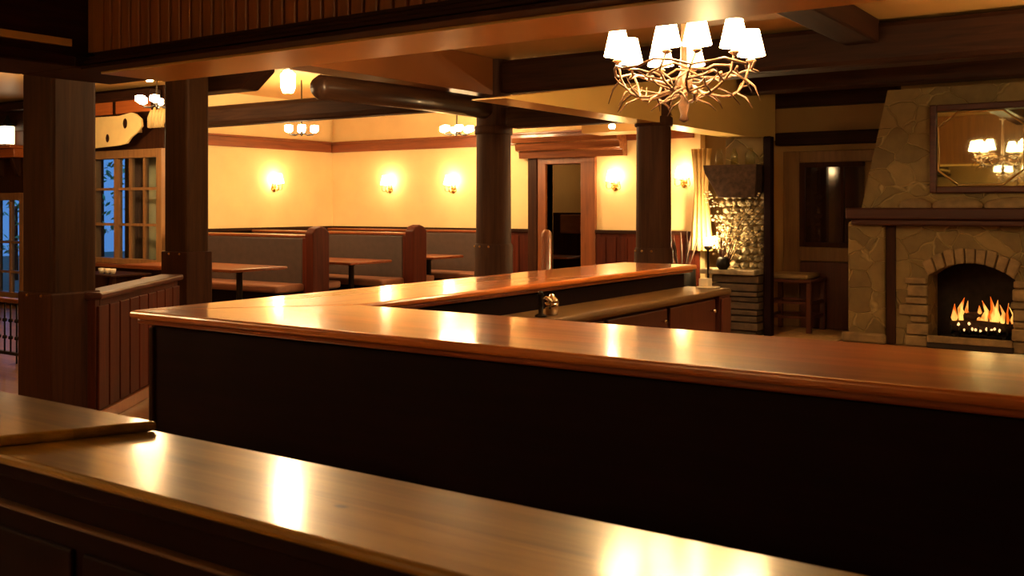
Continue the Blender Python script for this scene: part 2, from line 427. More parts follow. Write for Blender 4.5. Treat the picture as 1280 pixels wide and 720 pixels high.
# olive header along the column row
tag(rebase(MB().prism([(6.35, 2.39), (12.4, 2.39), (12.4, ZC-.005), (9.4, ZC-.005), (9.38, 2.79), (8.9, 2.785), (6.35, 2.40)], -4.72, -4.4, 'x').build('plaster_header', M['soffit'])), 'broad olive plaster header dropping from the ceiling behind the chandelier', 'header', kind='thing')
# brown header over the log
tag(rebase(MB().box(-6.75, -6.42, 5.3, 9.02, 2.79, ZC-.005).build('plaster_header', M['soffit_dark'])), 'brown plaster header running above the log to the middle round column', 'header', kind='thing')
beam('log_beam', 'thick dark beam running right from the top of the middle round column', MB().box(-6.35, 4.9, 9.03, 9.37, 2.80, 3.17), M['dark_x'], bev=.05)
beam('ceiling_beam', 'dark beam with a squared end crossing the ceiling right of the chandelier', MB().box(-2.56, -2.26, 3.8, 9.0, 2.98, 3.19), M['dark_y'])
beam('ceiling_beam', 'dark beam along the ceiling just above the stone chimney hood', MB().box(-4.35, 4.9, 11.05, 11.35, 2.86, 3.19), M['dark_x'])
beam('wall_beam', 'dark timber high on the tan wall left of the stone chimney', MB().box(at_y(957, 12.5), at_y(1122, 12.5), 12.5, 12.69, at_y(1000, 12.5, 133)[1], at_y(1000, 12.5, 109)[1]), M['dark_x'])
beam('wall_beam', 'dark lintel timber over the recess with the dark pane', MB().box(at_y(968, 12.5), at_y(1100, 12.5), 12.5, 12.69, at_y(1000, 12.5, 181)[1], at_y(1000, 12.5, 165)[1]), M['dark_x'])
beam('log_beam', 'long dark beam crossing before the yellow booth walls', MB().box(XB+.02, -6.68, 8.36, 8.62, 2.58, 2.84), M['log_x'], bev=.06)
t = MB().tube([(-6.55, 6.45, 2.63), (-6.55, 6.5, 2.635), (-6.54, 7.6, 2.65), (-6.53, 9.0, 2.65)], [.085, .115, .115, .12], 20)
tag(rebase(t.build('log_beam', M['log_y'], smooth=True)), 'round dark log with a blunt free end pointing left of the middle column', 'beam', kind='thing')
beam('log_beam', 'dark cross beam between the olive header and the middle round column', MB().box(-6.3, -4.725, 9.06, 9.32, 2.42, 2.66), M['log_x'], bev=.05)
beam('beam_stub', 'short dark red beam end jutting right over the slimmer square post', MB().prism([(at_y(215, 6.3), 2.66), (at_y(298, 6.3), 2.66), (at_y(319, 6.3), 2.82), (at_y(319, 6.3), 2.86), (at_y(215, 6.3), 2.86)], 6.3, 6.55, 'y').box(at_y(215, 6.3), at_y(215, 6.3)+.1, 6.35, 6.5, 2.85, ZC-.005), M['dark_x'])
# dropped plaster bulkhead by the sconce
tag(rebase(MB().box(at_y(727, 10.7), at_y(800, 10.7), 10.7, 11.2, at_y(760, 10.7, 165)[1], ZC-.005).build('bulkhead', M['ceiling'])),
    'small bright plaster bulkhead right of the door cornice', 'bulkhead', kind='thing')
# ---- beams and transom over the garden windows
beam('window_beam', 'dark header beam above the orange panels over the garden windows', MB().box(XL+.05, XB-.02, YW-.2, YW-.02, 3.02, 3.14), M['dark_x'])
t = thing('transom', 'dark transom with orange wood panels above the cream board', 'transom', (at_y(160, YW), YW-.05, 2.83), kind='thing')
za, zb = at_y(160, YW-.1, 141)[1], at_y(160, YW-.1, 123)[1]
MB().box(XL+.05, XB-.02, YW-.06, YW-.005, za-.12, 3.015).build('frame', M['dark_x'], t)
for a, b_ in ((60, 112), (116, 138), (143, 186)):
    MB().box(at_y(a, YW-.1), at_y(b_, YW-.1), YW-.085, YW-.06, za, zb).build('panel', M['orange'], t, bevel=.01)
# cream board
x0, x1 = at_y(100, YW-.2), at_y(179, YW-.2)
z0, z1 = at_y(150, YW-.2, 184)[1], at_y(150, YW-.2, 143)[1]
def XX(p): return at_y(p, YW-.2)
def ZZ(y, p=150): return at_y(p, YW-.2, y)[1]
poly = [(x0, ZZ(185)), (XX(150), ZZ(182)), (XX(160), ZZ(180)), (XX(165), ZZ(173)), (XX(173), ZZ(167)), (XX(179), ZZ(160)), (XX(178), ZZ(151)), (XX(171), ZZ(144)), (XX(165), ZZ(142)), (XX(150), ZZ(145)), (x0, ZZ(144))]
t = thing('cream_board', 'cream hide-shaped board with two dark spots above the garden window', 'wall board', ((x0+x1)/2, YW-.2, z0))
MB().prism(poly, YW-.22, YW-.19, 'y').box(x0+.1, x0+.15, YW-.19, YW-.01, z0+.1, z0+.15).box(XX(160), XX(160)+.05, YW-.19, YW-.01, z0+.2, z0+.25).build('board', M['cream'], t, bevel=.006)
for p, y, a in ((158, 155, .09), (136, 172, .075)):
    MB().ball((XX(p), YW-.221, ZZ(y)), a, 2, (.55, .1, .8)).build('dark_spot', M['dark_x'], t, smooth=True)
# pale antlers by the post
t = MB()
for s_ in range(5):
    b0 = Vector((XX(181+s_*4), YW-.12, ZZ(150)))
    t.tube([b0+Vector((0, 0, -.12)), b0+Vector((.05, -.03, 0)), b0+Vector((.12, -.06, .10+.03*(s_ % 2)))], [.035, .04, .015], 8)
t.tube([(XX(180), YW-.1, ZZ(156)), (XX(188), YW-.12, ZZ(146)), (XX(203), YW-.12, ZZ(141))], [.03, .06, .04], 10)
t.box(XX(188), XX(194), YW-.1, YW-.01, ZZ(150), ZZ(145))
tag(rebase(t.build('antler_mount', M['cream'], smooth=True)), 'pale antlers mounted right of the cream board', 'antlers')

# ================================================================== POSTS AND COLUMNS
def square_post(px, d, wx, wy, label, mats, cz):
    c = at_d(px, HY, d)              # nearest corner (+x, -y)
    x1, y0 = c.x, c.y
    t = thing('timber_post', label, 'post', (x1-wx/2, y0+wy/2, 0), kind='thing')
    MB().box(x1-wx, x1, y0, y0+wy, 0, ZC-.005).build('shaft', mats, t, bevel=.025)
    MB().box(x1-wx-.02, x1+.02, y0-.02, y0+wy+.02, 0, cz).build('lower_casing', M['dark_z'], t, bevel=.012)
    for dx in (.25, .7):
        MB().ball((x1-wx*dx, y0-.022, cz-.02), .012, 1).build('nail', M['brass'], t, smooth=True)
    return t
M['post'] = wood('post_wood', (.024, .009, .003), (.052, .020, .006), 'z', 0.6, spec=.12)
square_post(65, 6.85, .38, .34, 'massive square dark timber post nearest the left edge', M['post'], .95)
square_post(234, 9.15, .34, .25, 'slimmer square timber post at the far end of the panelled half wall', M['post'], 1.13)
def round_col(px, dia_px, label, top=2.785):
    x, y = at_y(px, 9.2), 9.2
    d = x*DX + y*DY; r = dia_px/2*d/F
    t = thing('round_column', label, 'column', (x, y, 0), kind='thing')
    MB().lathe([(r*1.0, 0), (r, 1.15), (r*.98, 2.0), (r*.97, top)], (x, y, 0), 32).build('shaft', M['log_z'], t, smooth=True).modifiers.new('e', 'EDGE_SPLIT').split_angle = .6
    MB().lathe([(r*1.10, 0), (r*1.10, 1.10), (r*1.04, 1.13)], (x, y, 0), 32).build('collar', M['log_z'], t, smooth=True).modifiers.new('e', 'EDGE_SPLIT').split_angle = .6
    MB().lathe([(r*1.02, 2.36), (r*1.08, 2.37), (r*1.08, 2.45), (r*1.02, 2.46)], (x, y, 0), 32).build('capital_band', M['log_z'], t, smooth=True)
    for a in (-130, -100, -70):
        MB().ball((x+r*1.1*math.cos(math.radians(a)), y+r*1.1*math.sin(math.radians(a)), 1.10), .014, 1).build('nail', M['brass'], t, smooth=True)
    return t, x, y
c1 = round_col(617, 44, 'round dark log column standing between the booths and the doorway', ZC-.005)
c2 = round_col(817, 44, 'round dark log column right of the yellow wall, nearest the hanging chandelier')

# panelled half wall between the posts
p0 = at_d(119, HY, 7.05); p1 = at_d(222, HY, 8.95)
dv = Vector((p1.x-p0.x, p1.y-p0.y, 0)); L = dv.length; dv.normalize(); nv = Vector((dv.y, -dv.x, 0))
if nv.dot(Vector((1, -1, 0))) < 0: nv = -nv
t = thing('half_wall', 'waist-high panelled half wall between the two square posts', 'half wall', ((p0.x+p1.x)/2, (p0.y+p1.y)/2, 0), kind='thing')
def along(mb, a0, a1, n0, n1, z0, z1):
    P = lambda a, n_: Vector((p0.x, p0.y, 0)) + dv*a + nv*n_
    q = [P(a0, n0), P(a1, n0), P(a1, n1), P(a0, n1)]
    mb.prism([(v.x, v.y) for v in q], z0, z1)
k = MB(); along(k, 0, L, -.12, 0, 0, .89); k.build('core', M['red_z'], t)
for i in range(9):
    k = MB(); along(k, .02+i*L/9, .02+(i+1)*L/9-.02, 0, .02, .1, .84); k.build('plank', M['red_z'], t, bevel=.006)
k = MB(); along(k, -.02, L+.02, -.16, .05, .89, .94); k.build('cap_rail', M['frame_wood'], t, bevel=.015)
k = MB(); along(k, 0, L, 0, .035, 0, .09); k.build('base_rail', M['door_wood'], t, bevel=.006)

# ================================================================== MAIN BAR
BZ = 1.08; TH = .036
OX, OY = -3.97, 2.74          # outer corner
IX, IY = -3.30, 3.52          # inner corner
EX, EY = 3.2, 7.48
t = thing('bar_counter', 'long L-shaped varnished red-brown bar top with bright reflections', 'bar top', (OX, OY, BZ-TH))
MB().prism([(OX, OY), (EX, OY), (EX, IY), (IX, IY)], BZ-TH, BZ).build('near_slab', M['bar_x'], t, bevel=.012, seg=3)
MB().prism([(OX, OY), (IX, IY), (IX, EY), (OX, EY)], BZ-TH, BZ).build('far_slab', M['bar_y'], t, bevel=.012, seg=3)
k = MB().box(OX+.025, EX, OY+.025, OY+.06, BZ-TH-.024, BZ-TH).box(OX+.025, OX+.06, OY+.06, EY-.03, BZ-TH-.024, BZ-TH)
k.box(IX, EX, IY-.05, IY-.02, BZ-TH-.024, BZ-TH).box(IX-.05, IX-.02, IY-.02, EY-.03, BZ-TH-.024, BZ-TH).box(OX+.06, IX-.02, EY-.06, EY-.03, BZ-TH-.024, BZ-TH)
k.build('edge_moulding', M['bar_edge'], t, bevel=.008)
t = thing('bar_cabinet', 'near-black panelled front carrying the L-shaped bar top', 'bar base', (OX, OY, 0))
z1 = BZ-TH-.001
k = MB().box(OX+.07, EX, OY+.07, OY+.14, 0, z1-.035).box(OX+.07, EX, OY+.14, OY+.2, 0, z1)
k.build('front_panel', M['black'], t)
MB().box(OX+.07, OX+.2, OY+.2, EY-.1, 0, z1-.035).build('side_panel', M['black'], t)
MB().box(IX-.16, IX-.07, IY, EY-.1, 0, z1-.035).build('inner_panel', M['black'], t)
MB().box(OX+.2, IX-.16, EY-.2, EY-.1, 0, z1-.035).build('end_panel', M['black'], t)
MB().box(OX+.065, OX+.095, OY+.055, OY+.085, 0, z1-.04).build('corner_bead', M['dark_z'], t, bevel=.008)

# work ledge along the inner side, with cabinets below
LZ = .91; LX0, LX1 = IX-.068, -2.98
ly0, ly1 = 4.55, 7.42
t = thing('work_ledge', 'pale wooden work ledge under the far arm of the bar', 'ledge', (LX0, ly0, LZ-.05))
MB().box(LX0, LX1, ly0, ly1, LZ-.05, LZ).build('board', M['ledge'], t, bevel=.02, seg=3)
cabs = [(ly0+.02, 5.45, 'dark red cabinet with a chrome knob, nearest one under the work ledge'), (5.46, 6.35, 'dark red cabinet with a chrome knob, middle one under the work ledge'),
        (6.36, 7.2, 'dark red cabinet with a chrome knob, farthest one under the work ledge')]
for a, b_, lb in cabs:
    t = thing('base_cabinet', lb, 'cabinet', ((LX0+LX1)/2, (a+b_)/2, 0), 'cabinets under the work ledge')
    MB().box(LX0, LX1-.06, a, b_, 0, LZ-.052).build('body', M['cab'], t)
    dd = MB().box(LX1-.06, LX1-.035, a+.02, b_-.02, .1, LZ-.07).build('door', M['cab'], t, bevel=.008)
    kb = at_x(788 if b_ > 6 else 740, LX1)
    MB().lathe([(.004, 0), (.008, .02), (.016, .03), (.012, .045)], (0, 0, 0), 12).build('knob', M['chrome'], None, smooth=True)
    o = [q for q in bpy.data.objects if q.name.startswith('knob') and q.parent is None][0]
    o.parent = dd; o.rotation_euler = (0, PI/2, 0)
    o.location = Vector((LX1-.035, b_-.12, LZ-.15)) - Vector(t['_o'])
t = thing('end_pier', 'dark red panelled pier closing the far end of the work ledge', 'end panel', (-3.1, 7.32, 0))
MB().box(LX0, LX1-.02, 7.21, 7.42, 0, LZ-.052).build('body', M['cab'], t)
MB().box(LX1-.02, LX1, 7.23, 7.40, .06, LZ-.07).build('face_panel', M['cab'], t, bevel=.006)
# tap and glass dome on the ledge
c = at_d(676, 400, 1.0); ty = at_x(676, -3.12)
t = thing('beer_tap', 'small dark tap with a steel spout by the near end of the work ledge', 'tap', (-3.12, ty, LZ))
MB().lathe([(.035, 0), (.035, .01), (.014, .02), (.014, .12), (.02, .125), (.012, .15)], (-3.12, ty, LZ), 14).build('body', M['iron'], t, smooth=True)
MB().tube([(-3.12, ty, LZ+.10), (-3.08, ty, LZ+.115), (-3.05, ty, LZ+.10), (-3.045, ty, LZ+.07)], .008, 8).build('spout', M['chrome'], t, smooth=True)
ty2 = at_x(690, -3.12)
t = thing('shaker', 'round steel shaker shining at the near end of the work ledge', 'shaker', (-3.12, ty2, LZ))
MB().lathe([(.034, 0), (.042, .05), (.044, .07)], (-3.12, ty2, LZ), 18).build('cup', M['chrome'], t, smooth=True)
MB().lathe([(.044, .07), (.036, .095), (.018, .11), (.016, .12), (.004, .125)], (-3.12, ty2, LZ), 18).build('lid', M['chrome'], t, smooth=True)
yy = 7.33
t = MB().box(-3.22, -3.06, 7.26, 7.38, LZ, LZ+.012).box(-3.20, -3.12, 7.28, 7.36, LZ+.012, LZ+.075)
tag(rebase(t.build('folded_napkin', M['white'], bevel=.006)), 'folded white napkins on the far end of the work ledge', 'napkins')

# ================================================================== FOREGROUND COUNTER
CZT = .90
knots(M['counter'], [tuple(at_zp(a, b_, CZT)-Vector((-1.5, 1.6, CZT-.04))) for a, b_ in ((186, 572), (337, 607), (426, 633))])
t = thing('pine_counter', 'golden varnished pine counter top crossing the foreground', 'counter top', (-1.5, 1.6, CZT-.04))
MB().prism([(-2.9, 1.395), (1.6, 1.395), (1.6, 1.81), (-2.9, 1.81)], CZT-.026, CZT).build('slab', M['counter'], t, bevel=.012, seg=3)
MB().box(-2.9, 1.6, 1.425, 1.45, CZT-.07, CZT-.026).box(-2.9, 1.6, 1.45, 1.78, CZT-.041, CZT-.026).build('edge_moulding', M['black'], t, bevel=.008)
t = thing('pine_counter_cabinet', 'black panelled base under the golden foreground counter', 'counter base', (-1.5, 1.6, 0))
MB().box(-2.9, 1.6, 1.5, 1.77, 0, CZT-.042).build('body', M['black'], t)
MB().box(-2.9, 1.6, 1.47, 1.5, .722, .735).build('ledge_trim', M['counter_edge'], t, bevel=.01)
k = MB()
for i in range(9): k.box(-2.85+i*.5, -2.4+i*.5, 1.485, 1.5, .1, .66)
k.build('panel', M['black'], t, bevel=.01)
t = thing('counter_flap', 'raised brown counter flap with an angled end at the left edge', 'counter flap', (-2.9, 1.6, CZT+.006))
MB().prism([(-4.3, 1.38), (-2.68, 1.38), (-2.47, 1.80), (-4.3, 1.80)], CZT+.001, CZT+.03).build('board', M['counter'], t, bevel=.01, seg=2)
t = thing('flap_base', 'dark cabinet base under the raised counter flap at far left', 'cabinet base', (-3.6, 1.6, 0))
MB().box(-4.25, -2.905, 1.5, 1.77, 0, CZT).build('body', M['black'], t)
MB().box(-4.2, -2.95, 1.48, 1.5, .1, .8).build('panel', M['black'], t, bevel=.01)

# ================================================================== BOOTHS
PZ = .15; BT = 1.17; SZ = .62
def booth(xr_, yf, label, double=True, xl=XB+.08):
    """yf = upholstered face towards the camera"""
    t = thing('booth_bench', label, 'booth bench', ((xl+xr_)/2, yf, PZ), 'booth benches')
    yb = yf+.22 if double else yf+.13
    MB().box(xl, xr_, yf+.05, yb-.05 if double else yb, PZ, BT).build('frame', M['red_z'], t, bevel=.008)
    MB().box(xl, xr_, yf-.005, yb+.005, BT, BT+.035).build('top_cap', M['red_x'], t, bevel=.01)
    MB().box(xl+.02, xr_-.07, yf, yf+.05, SZ-.02, BT-.002).build('backrest', M['grey_cloth'], t, bevel=.015)
    MB().box(xl+.02, xr_-.02, yf-.46, yf-.002, SZ-.09, SZ).build('seat', M['seat'], t, bevel=.03, seg=3)
    MB().box(xl+.02, xr_-.03, yf-.40, yf-.002, PZ, SZ-.09).build('seat_box', M['black'], t)
    if double:
        MB().box(xl+.02, xr_-.07, yb-.05, yb, SZ-.02, BT-.002).build('backrest', M['grey_cloth'], t, bevel=.015)
        MB().box(xl+.02, xr_-.02, yb+.002, yb+.40, SZ-.09, SZ).build('seat', M['seat'], t, bevel=.03, seg=3)
        MB().box(xl+.02, xr_-.03, yb+.002, yb+.34, PZ, SZ-.09).build('seat_box', M['black'], t)
        k = MB().prism([(yf-.03, PZ), (yb+.03, PZ), (yb+.03, BT+.06), (yb-.03, BT+.12), ((yf+yb)/2, BT+.14), (yf+.03, BT+.12), (yf-.03, BT+.06)], xr_, xr_+.14, 'x')
        k.build('end_post', M['red_z'], t, bevel=.015)
        MB().box(xr_-.05, xr_, yf-.02, yf+.05, PZ, BT).build('end_moulding', M['red_z'], t, bevel=.01)
    return t
x1_ = at_y(383, 8.5); booth(x1_, 8.5, 'nearest brown upholstered booth bench, left of the dividing post by the corner')
x2_ = at_y(508, 9.95); booth(x2_, 9.95, 'middle brown upholstered booth bench, between its two dark end posts')
booth(at_y(616, 11.5), 11.5, 'farthest brown booth bench, against the back wall behind the round column', False)

def booth_table(x0, x1, y0, y1, label):
    t = thing('booth_table', label, 'table', ((x0+x1)/2, (y0+y1)/2, PZ), 'booth tables')
    MB().box(x0, x1, y0, y1, .835, .87).build('tabletop', M['red_x'], t, bevel=.01)
    for xc in (x0+.35, x1-.35):
        k = MB().lathe([(.05, PZ+.03), (.035, .3), (.035, .80), (.10, .835)], (xc, (y0+y1)/2, 0), 14)
        p = k.build('pedestal', M['iron'], t, smooth=True)
        MB().box(xc-.04, xc+.04, y0+.3, y1-.1, PZ, PZ+.03).box(xc-.2, xc+.2, (y0+y1)/2-.04, (y0+y1)/2+.04, PZ, PZ+.03).build('foot', M['iron'], p, bevel=.008)
tx = at_d(298, 339, 10.5).x
booth_table(-10.4, -8.5, 7.12, 7.92, 'red-brown booth table nearest the square post')
booth_table(-10.3, -8.42, 8.86+.0, 9.62, 'red-brown booth table between the nearest and middle booth benches')
booth_table(-10.3, -8.40, 10.42, 11.10, 'red-brown booth table beside the middle round column')

# newel by the doorway
nx = at_y(683, 10.5); 
t = thing('newel_post', 'light orange wooden newel post with rounded top before the doorway', 'newel post', (nx, 10.5, 0))
MB().lathe([(.085, 0), (.085, .15), (.065, .18), (.068, 1.17), (.062, 1.22), (.04, 1.25), (.012, 1.262)], (nx, 10.5, 0), 18).build('shaft', M['door_wood'], t, smooth=True)
MB().box(nx-.1, nx+.1, 10.4, 10.6, 0, .15).build('base', M['door_wood'], t, bevel=.01)
# inside the snug: a bench back and a table
bx0, bx1 = at_y(690, 13.6)-.6, at_y(728, 13.6)+.5
t = thing('snug_bench', 'dark bench with a lighter headrest inside the doorway', 'bench', ((bx0+bx1)/2, 13.6, 0))
MB().box(bx0, bx1, 13.6, 13.72, 0, 1.45).build('frame', M['dark_z'], t)
MB().box(at_y(700, 13.55), bx1, 13.54, 13.6, 1.12, 1.42).build('backrest', M['seat'], t, bevel=.02)
MB().box(bx0, bx1, 13.1, 13.6, .0, .5).build('seat', M['seat'], t, bevel=.03)
t = thing('snug_table', 'small red-brown table inside the doorway', 'table', ((bx0+bx1)/2-.1, 12.7, 0))
MB().box(bx0+.2, at_y(722, 12.7), 12.4, 13.0, .78, .81).build('tabletop', M['red_x'], t, bevel=.008)
MB().lathe([(.2, 0), (.2, .02), (.04, .05), (.04, .78)], ((bx0+bx1)/2-.1, 12.7, 0), 14).build('pedestal', M['iron'], t, smooth=True)

# ================================================================== LAMPS
def sconce_proto():
    t = thing('wall_sconce', 'x', 'sconce', (0, 0, 0), 'brass wall sconces on the yellow walls')
    # wall is at +y of the origin; backplate at y=0
    MB().ball((0, -.012, 0), .05, 2, (.8, .25, 1.5)).build('backplate', M['brass'], t, smooth=True)
    a = MB()
    for s in (-1, 1):
        pts = [(0, -.02, -.02)]
        for i in range(1, 9):
            u = i/8
            pts.append((s*(.02+.085*math.sin(u*2.2)), -.03-.06*u, -.02-.05*math.sin(u*PI)+.06*u))
        a.tube(pts, .006, 8)
        a.ball((s*.095, -.09, .045), .014, 1)
    a.tube([(0, -.02, -.03), (0, -.07, -.06), (0, -.11, -.03), (0, -.11, .03)], .008, 8)
    a.lathe([(.01, .02), (.03, .03), (.03, .036), (.01, .04)], (0, -.11, 0), 12)
    a.build('arm', M['brass'], t, smooth=True)
    MB().lathe([(.012, .04), (.012, .07)], (0, -.11, 0), 10).build('candle', M['white'], t, smooth=True)
    MB().lathe([(.082, .06), (.048, .20)], (0, -.11, 0), 20).build('lamp_shade', M['sconce_shade'], t, smooth=True)
    return t
sp = sconce_proto()
sc = []
ysc, zsc = at_x(342, XB, 234)
sc.append(((XB, ysc, zsc), PI/2, 'brass wall sconce alone on the left yellow wall'))
for px, py, lb in ((488, 236, 'brass wall sconce on the back wall just right of the room corner'),
                   (567, 236, 'brass wall sconce on the back wall just left of the round column'),
                   (770, 232, 'brass wall sconce between the door cornice and the round column'),
                   (856, 228, 'brass wall sconce beside the tan drape and rubble stones')):
    x, z = at_y(px, YB, py); sc.append(((x, YB, z), 0, lb))
for i, (loc, rz, lb) in enumerate(sc):
    o = sp if i == 0 else copy_tree(sp)
    place(o, loc, rz, lb)

def shade_mb(c, r0, r1, h):
    m_ = MB(); c = Vector(c)
    m_.lathe([(r0, 0), (r1, h), (r1-.004, h), (r0-.004, 0)], c, 18, cap=False); m_.bm.verts.ensure_lookup_table()
    return m_.ball((c.x, c.y, c.z+h*.45), .022, 1)

# the antler chandelier over the bar well
cc = at_d(855, HY, 6.0); cx, cy = cc.x, cc.y
t = chand = thing('antler_chandelier', 'big antler chandelier with eight glowing shades hanging over the far side of the bar', 'chandelier', (cx, cy, 2.05), 'antler chandeliers')
def cam_off(ax, ad):   # offset given in camera right / depth, as real room offsets
    return Vector((ax*RX + ad*DX, ax*RY + ad*DY, 0))
hub = Vector((cx, cy, 0))
s_ = MB().lathe([(.004, 2.055), (.03, 2.07), (.02, 2.10), (.035, 2.16), (.018, 2.2), (.04, 2.26), (.05, 2.31), (.022, 2.36), (.014, 2.8), (.012, 2.94), (.05, 2.95), (.05, 2.979)], (cx, cy, 0), 14)
s_.build('stem', M['antler'], t, smooth=True)
lamps = [(-.165, -.385), (.0, -.42), (.225, -.35), (.40, -.02), (.12, .40), (-.08, .41), (-.29, .30), (-.40, .0)]
for i, (ax, ad) in enumerate(lamps):
    o_ = cam_off(ax, ad); dr = o_.normalized(); e = hub + o_; side = Vector((-dr.y, dr.x, 0))
    a = MB(); n0 = 8; pts = []; rs = []
    for j in range(n0+1):
        u = j/n0
        rad = .04 + (o_.length-.04)*u + .05*math.sin(u*PI)
        z = 2.27 - .10*math.sin(u*PI*.9) + .15*u*u
        pts.append(hub + dr*rad + side*(.05*math.sin(u*5+i)) + Vector((0, 0, z))); rs.append(.011*(1-.4*u))
    pts[-1] = Vector((e.x, e.y, 2.43)); a.tube(pts, rs, 7)
    for u_i, ln, up in ((2, .14, -.07), (4, .17, .10), (5, .13, -.10), (6, .15, .05), (7, .12, -.14)):
        b0 = pts[u_i]; s2 = 1 if (u_i+i) % 2 else -1
        q = b0 + side*s2*ln*.6 + dr*ln*.35 + Vector((0, 0, up*.4))
        q2 = b0 + side*s2*ln*.9 + dr*ln*.55 + Vector((0, 0, up))
        a.tube([b0, q, q2], [.007, .006, .002], 6)
    a.build('antler_arm', M['antler'], t, smooth=True)
    k = MB().lathe([(.012, 2.41), (.032, 2.425), (.014, 2.44), (.012, 2.475)], (e.x, e.y, 0), 12); k.build('candle_cup', M['antler'], t, smooth=True)
    shade_mb((e.x, e.y, 2.455), .083, .048, .155).build('lamp_shade', M['shade'], t, smooth=True)
# antler ring braids
k = MB()
for j in range(3):
    rr = .22+.1*j; zz = 2.33+.02*j
    pts = [hub+Vector((rr*math.cos(a*2*PI/24)*(1+.06*math.sin(a*3+j)), rr*math.sin(a*2*PI/24)*(1+.06*math.cos(a*2)), zz+.02*math.sin(a*1.7+j))) for a in range(25)]
    k.tube(pts, .008, 6)
k.build('antler_ring', M['antler'], t, smooth=True)

for loc, lb in (((.15, 8.2, 2.05), 'unseen antler chandelier added to light the stone fireplace, right of the frame'),  # added out of view, to bring warm light to the fireplace side
                ((-3.4, -2.7, 1.98), 'antler chandelier over the near side of the bar, seen in the mirror'),
                ((-7.6, .2, 1.95), 'unseen antler chandelier added to light the square posts, left of the frame')):  # added beyond the frame, to light the front faces of the posts
    o = copy_tree(chand); place(o, loc, .4, lb); o['_o'] = loc
    MB().lathe([(.012, loc[2]+.93), (.012, ZC-.03), (.05, ZC-.02), (.05, ZC)], (loc[0], loc[1], 0), 10).build('hanging_rod', M['antler'], o, smooth=True)
# small branched ceiling lamps over the booths
def small_chand(loc, label):
    x, y, z = loc
    t = thing('small_chandelier', label, 'chandelier', loc, 'small chandeliers over the booths')
    MB().lathe([(.004, -.04), (.025, -.02), (.012, .03), (.03, .06), (.010, .09), (.008, ZC-z)], (x, y, z), 10).build('stem', M['iron'], t, smooth=True)
    for i in range(6):
        a = i*PI/3+.3; dr = Vector((math.cos(a), math.sin(a), 0)); b0 = Vector((x, y, z))
        MB().tube([b0+dr*.01, b0+dr*.09+Vector((0, 0, -.03)), b0+dr*.17+Vector((0, 0, -.02)), b0+dr*.19+Vector((0, 0, .01))], .007, 7).build('arm', M['iron'], t, smooth=True)
        MB().lathe([(.02, .01), (.052, .03), (.05, .085), (.03, .09)], b0+dr*.19, 12).build('lamp_shade', M['bulb'], t, smooth=True)
p = at_d(377, 166, 13.0); small_chand((p.x, p.y, p.z), 'small branched chandelier hanging by the left yellow wall')
p = at_d(571, 166, 13.4); small_chand((p.x, p.y, p.z), 'small branched chandelier hanging just left of the round column')

p = at_d(196, 131, 11.2); small_chand((p.x, p.y, p.z), 'small branched chandelier half hidden by the slimmer square post')
def pendant(px, py, d, label, rad=.045, hgt=.16, mat='pendant_glass', grp=None):
    p = at_d(px, py, d)
    t = thing('pendant_lamp', label, 'pendant lamp', (p.x, p.y, p.z-hgt/2), grp)
    MB().lathe([(rad*.7, -hgt/2), (rad, -hgt/4), (rad, hgt/3), (rad*.5, hgt/2)], p, 16).build('lamp_shade', M[mat], t, smooth=True)
    MB().lathe([(.012, hgt/2), (.02, hgt/2+.03), (.004, hgt/2+.04), (.004, ZC-p.z-.02), (.04, ZC-p.z-.015), (.04, ZC-p.z)], p, 10).build('cord', M['iron'], t, smooth=True)
pendant(360, 102, 7.7, 'glowing tall glass pendant lamp above the booths, left of the log end', .055, .17)
pendant(187, 97, 8.6, 'small bright pendant bulb left of the far square post', .035, .07, 'shade')
pendant(66, 150, 12.0, 'added pendant lamp lighting the garden windows, hidden behind the massive square post', .06, .2)  # extra lamp kept behind the post, brightens cream board and windows
sn = thing('pendant_lamp', 'hidden pendant lamp added to light the snug room beyond the doorway', 'pendant lamp', (-8.0, 14.6, 2.4))  # invented lamp out of sight, keeps the doorway from going black
MB().lathe([(.06, 0), (.04, .08)], (-8.0, 14.6, 2.4), 16).build('lamp_shade', M['bulb'], sn, smooth=True)
MB().lathe([(.006, .08), (.006, .79), (.04, .795)], (-8.0, 14.6, 2.4), 8).build('cord', M['iron'], sn)
pendant(765, 158, 11.5, 'small glowing lamp under the bright plaster bulkhead', .035, .05)

# ================================================================== FIREPLACE
FY = 11.7
def fx(px): return at_y(px, FY)
def fz(px, py): return at_y(px, FY, py)[1]
t = thing('stone_fireplace', 'large stone fireplace with a tapered chimney hood and burning fire', 'fireplace', (fx(1215), FY, 0))
ox0, ox1 = fx(1160), fx(1269)
sill_z = .02; spr = fz(1165, 346); crown = fz(1214, 329)
# breast with arched opening
RB = fx(1215)*2 - fx(1063)
arcs = []
for i in range(13):
    u = i/12; arcs.append((ox0+(ox1-ox0)*u, spr+(crown-spr)*math.sin(PI*u)**.8 if 0 < u < 1 else spr))
mz = fz(1100, 277)
left = fx(1120)
k = MB()
k.prism([(left, 0), (ox0, 0), (ox0, spr), (ox0, mz), (left, mz)], FY, FY+.5, 'y')
k.prism([(ox1, 0), (RB, 0), (RB, mz), (ox1, mz)], FY, FY+.5, 'y')
for (a, za_), (b_, zb_) in zip(arcs, arcs[1:]): k.prism([(a, za_), (b_, zb_), (b_, mz), (a, mz)], FY, FY+.5, 'y')
k.build('breast', M['stone'], t)
pl, pr = fx(1062), fx(1109)
MB().box(pl, pr-.01, FY-.08, FY+.9, 0, mz).build('pier', M['stone'], t, bevel=.03)
MB().box(pl-.06, pr+.02, FY-.14, FY-.08, 0, .12).build('pier_foot', M['stone_arch'], t, bevel=.03)
MB().box(pr-.01, left, FY-.03, FY+.5, 0, mz).build('side_post', M['dark_z'], t, bevel=.01)
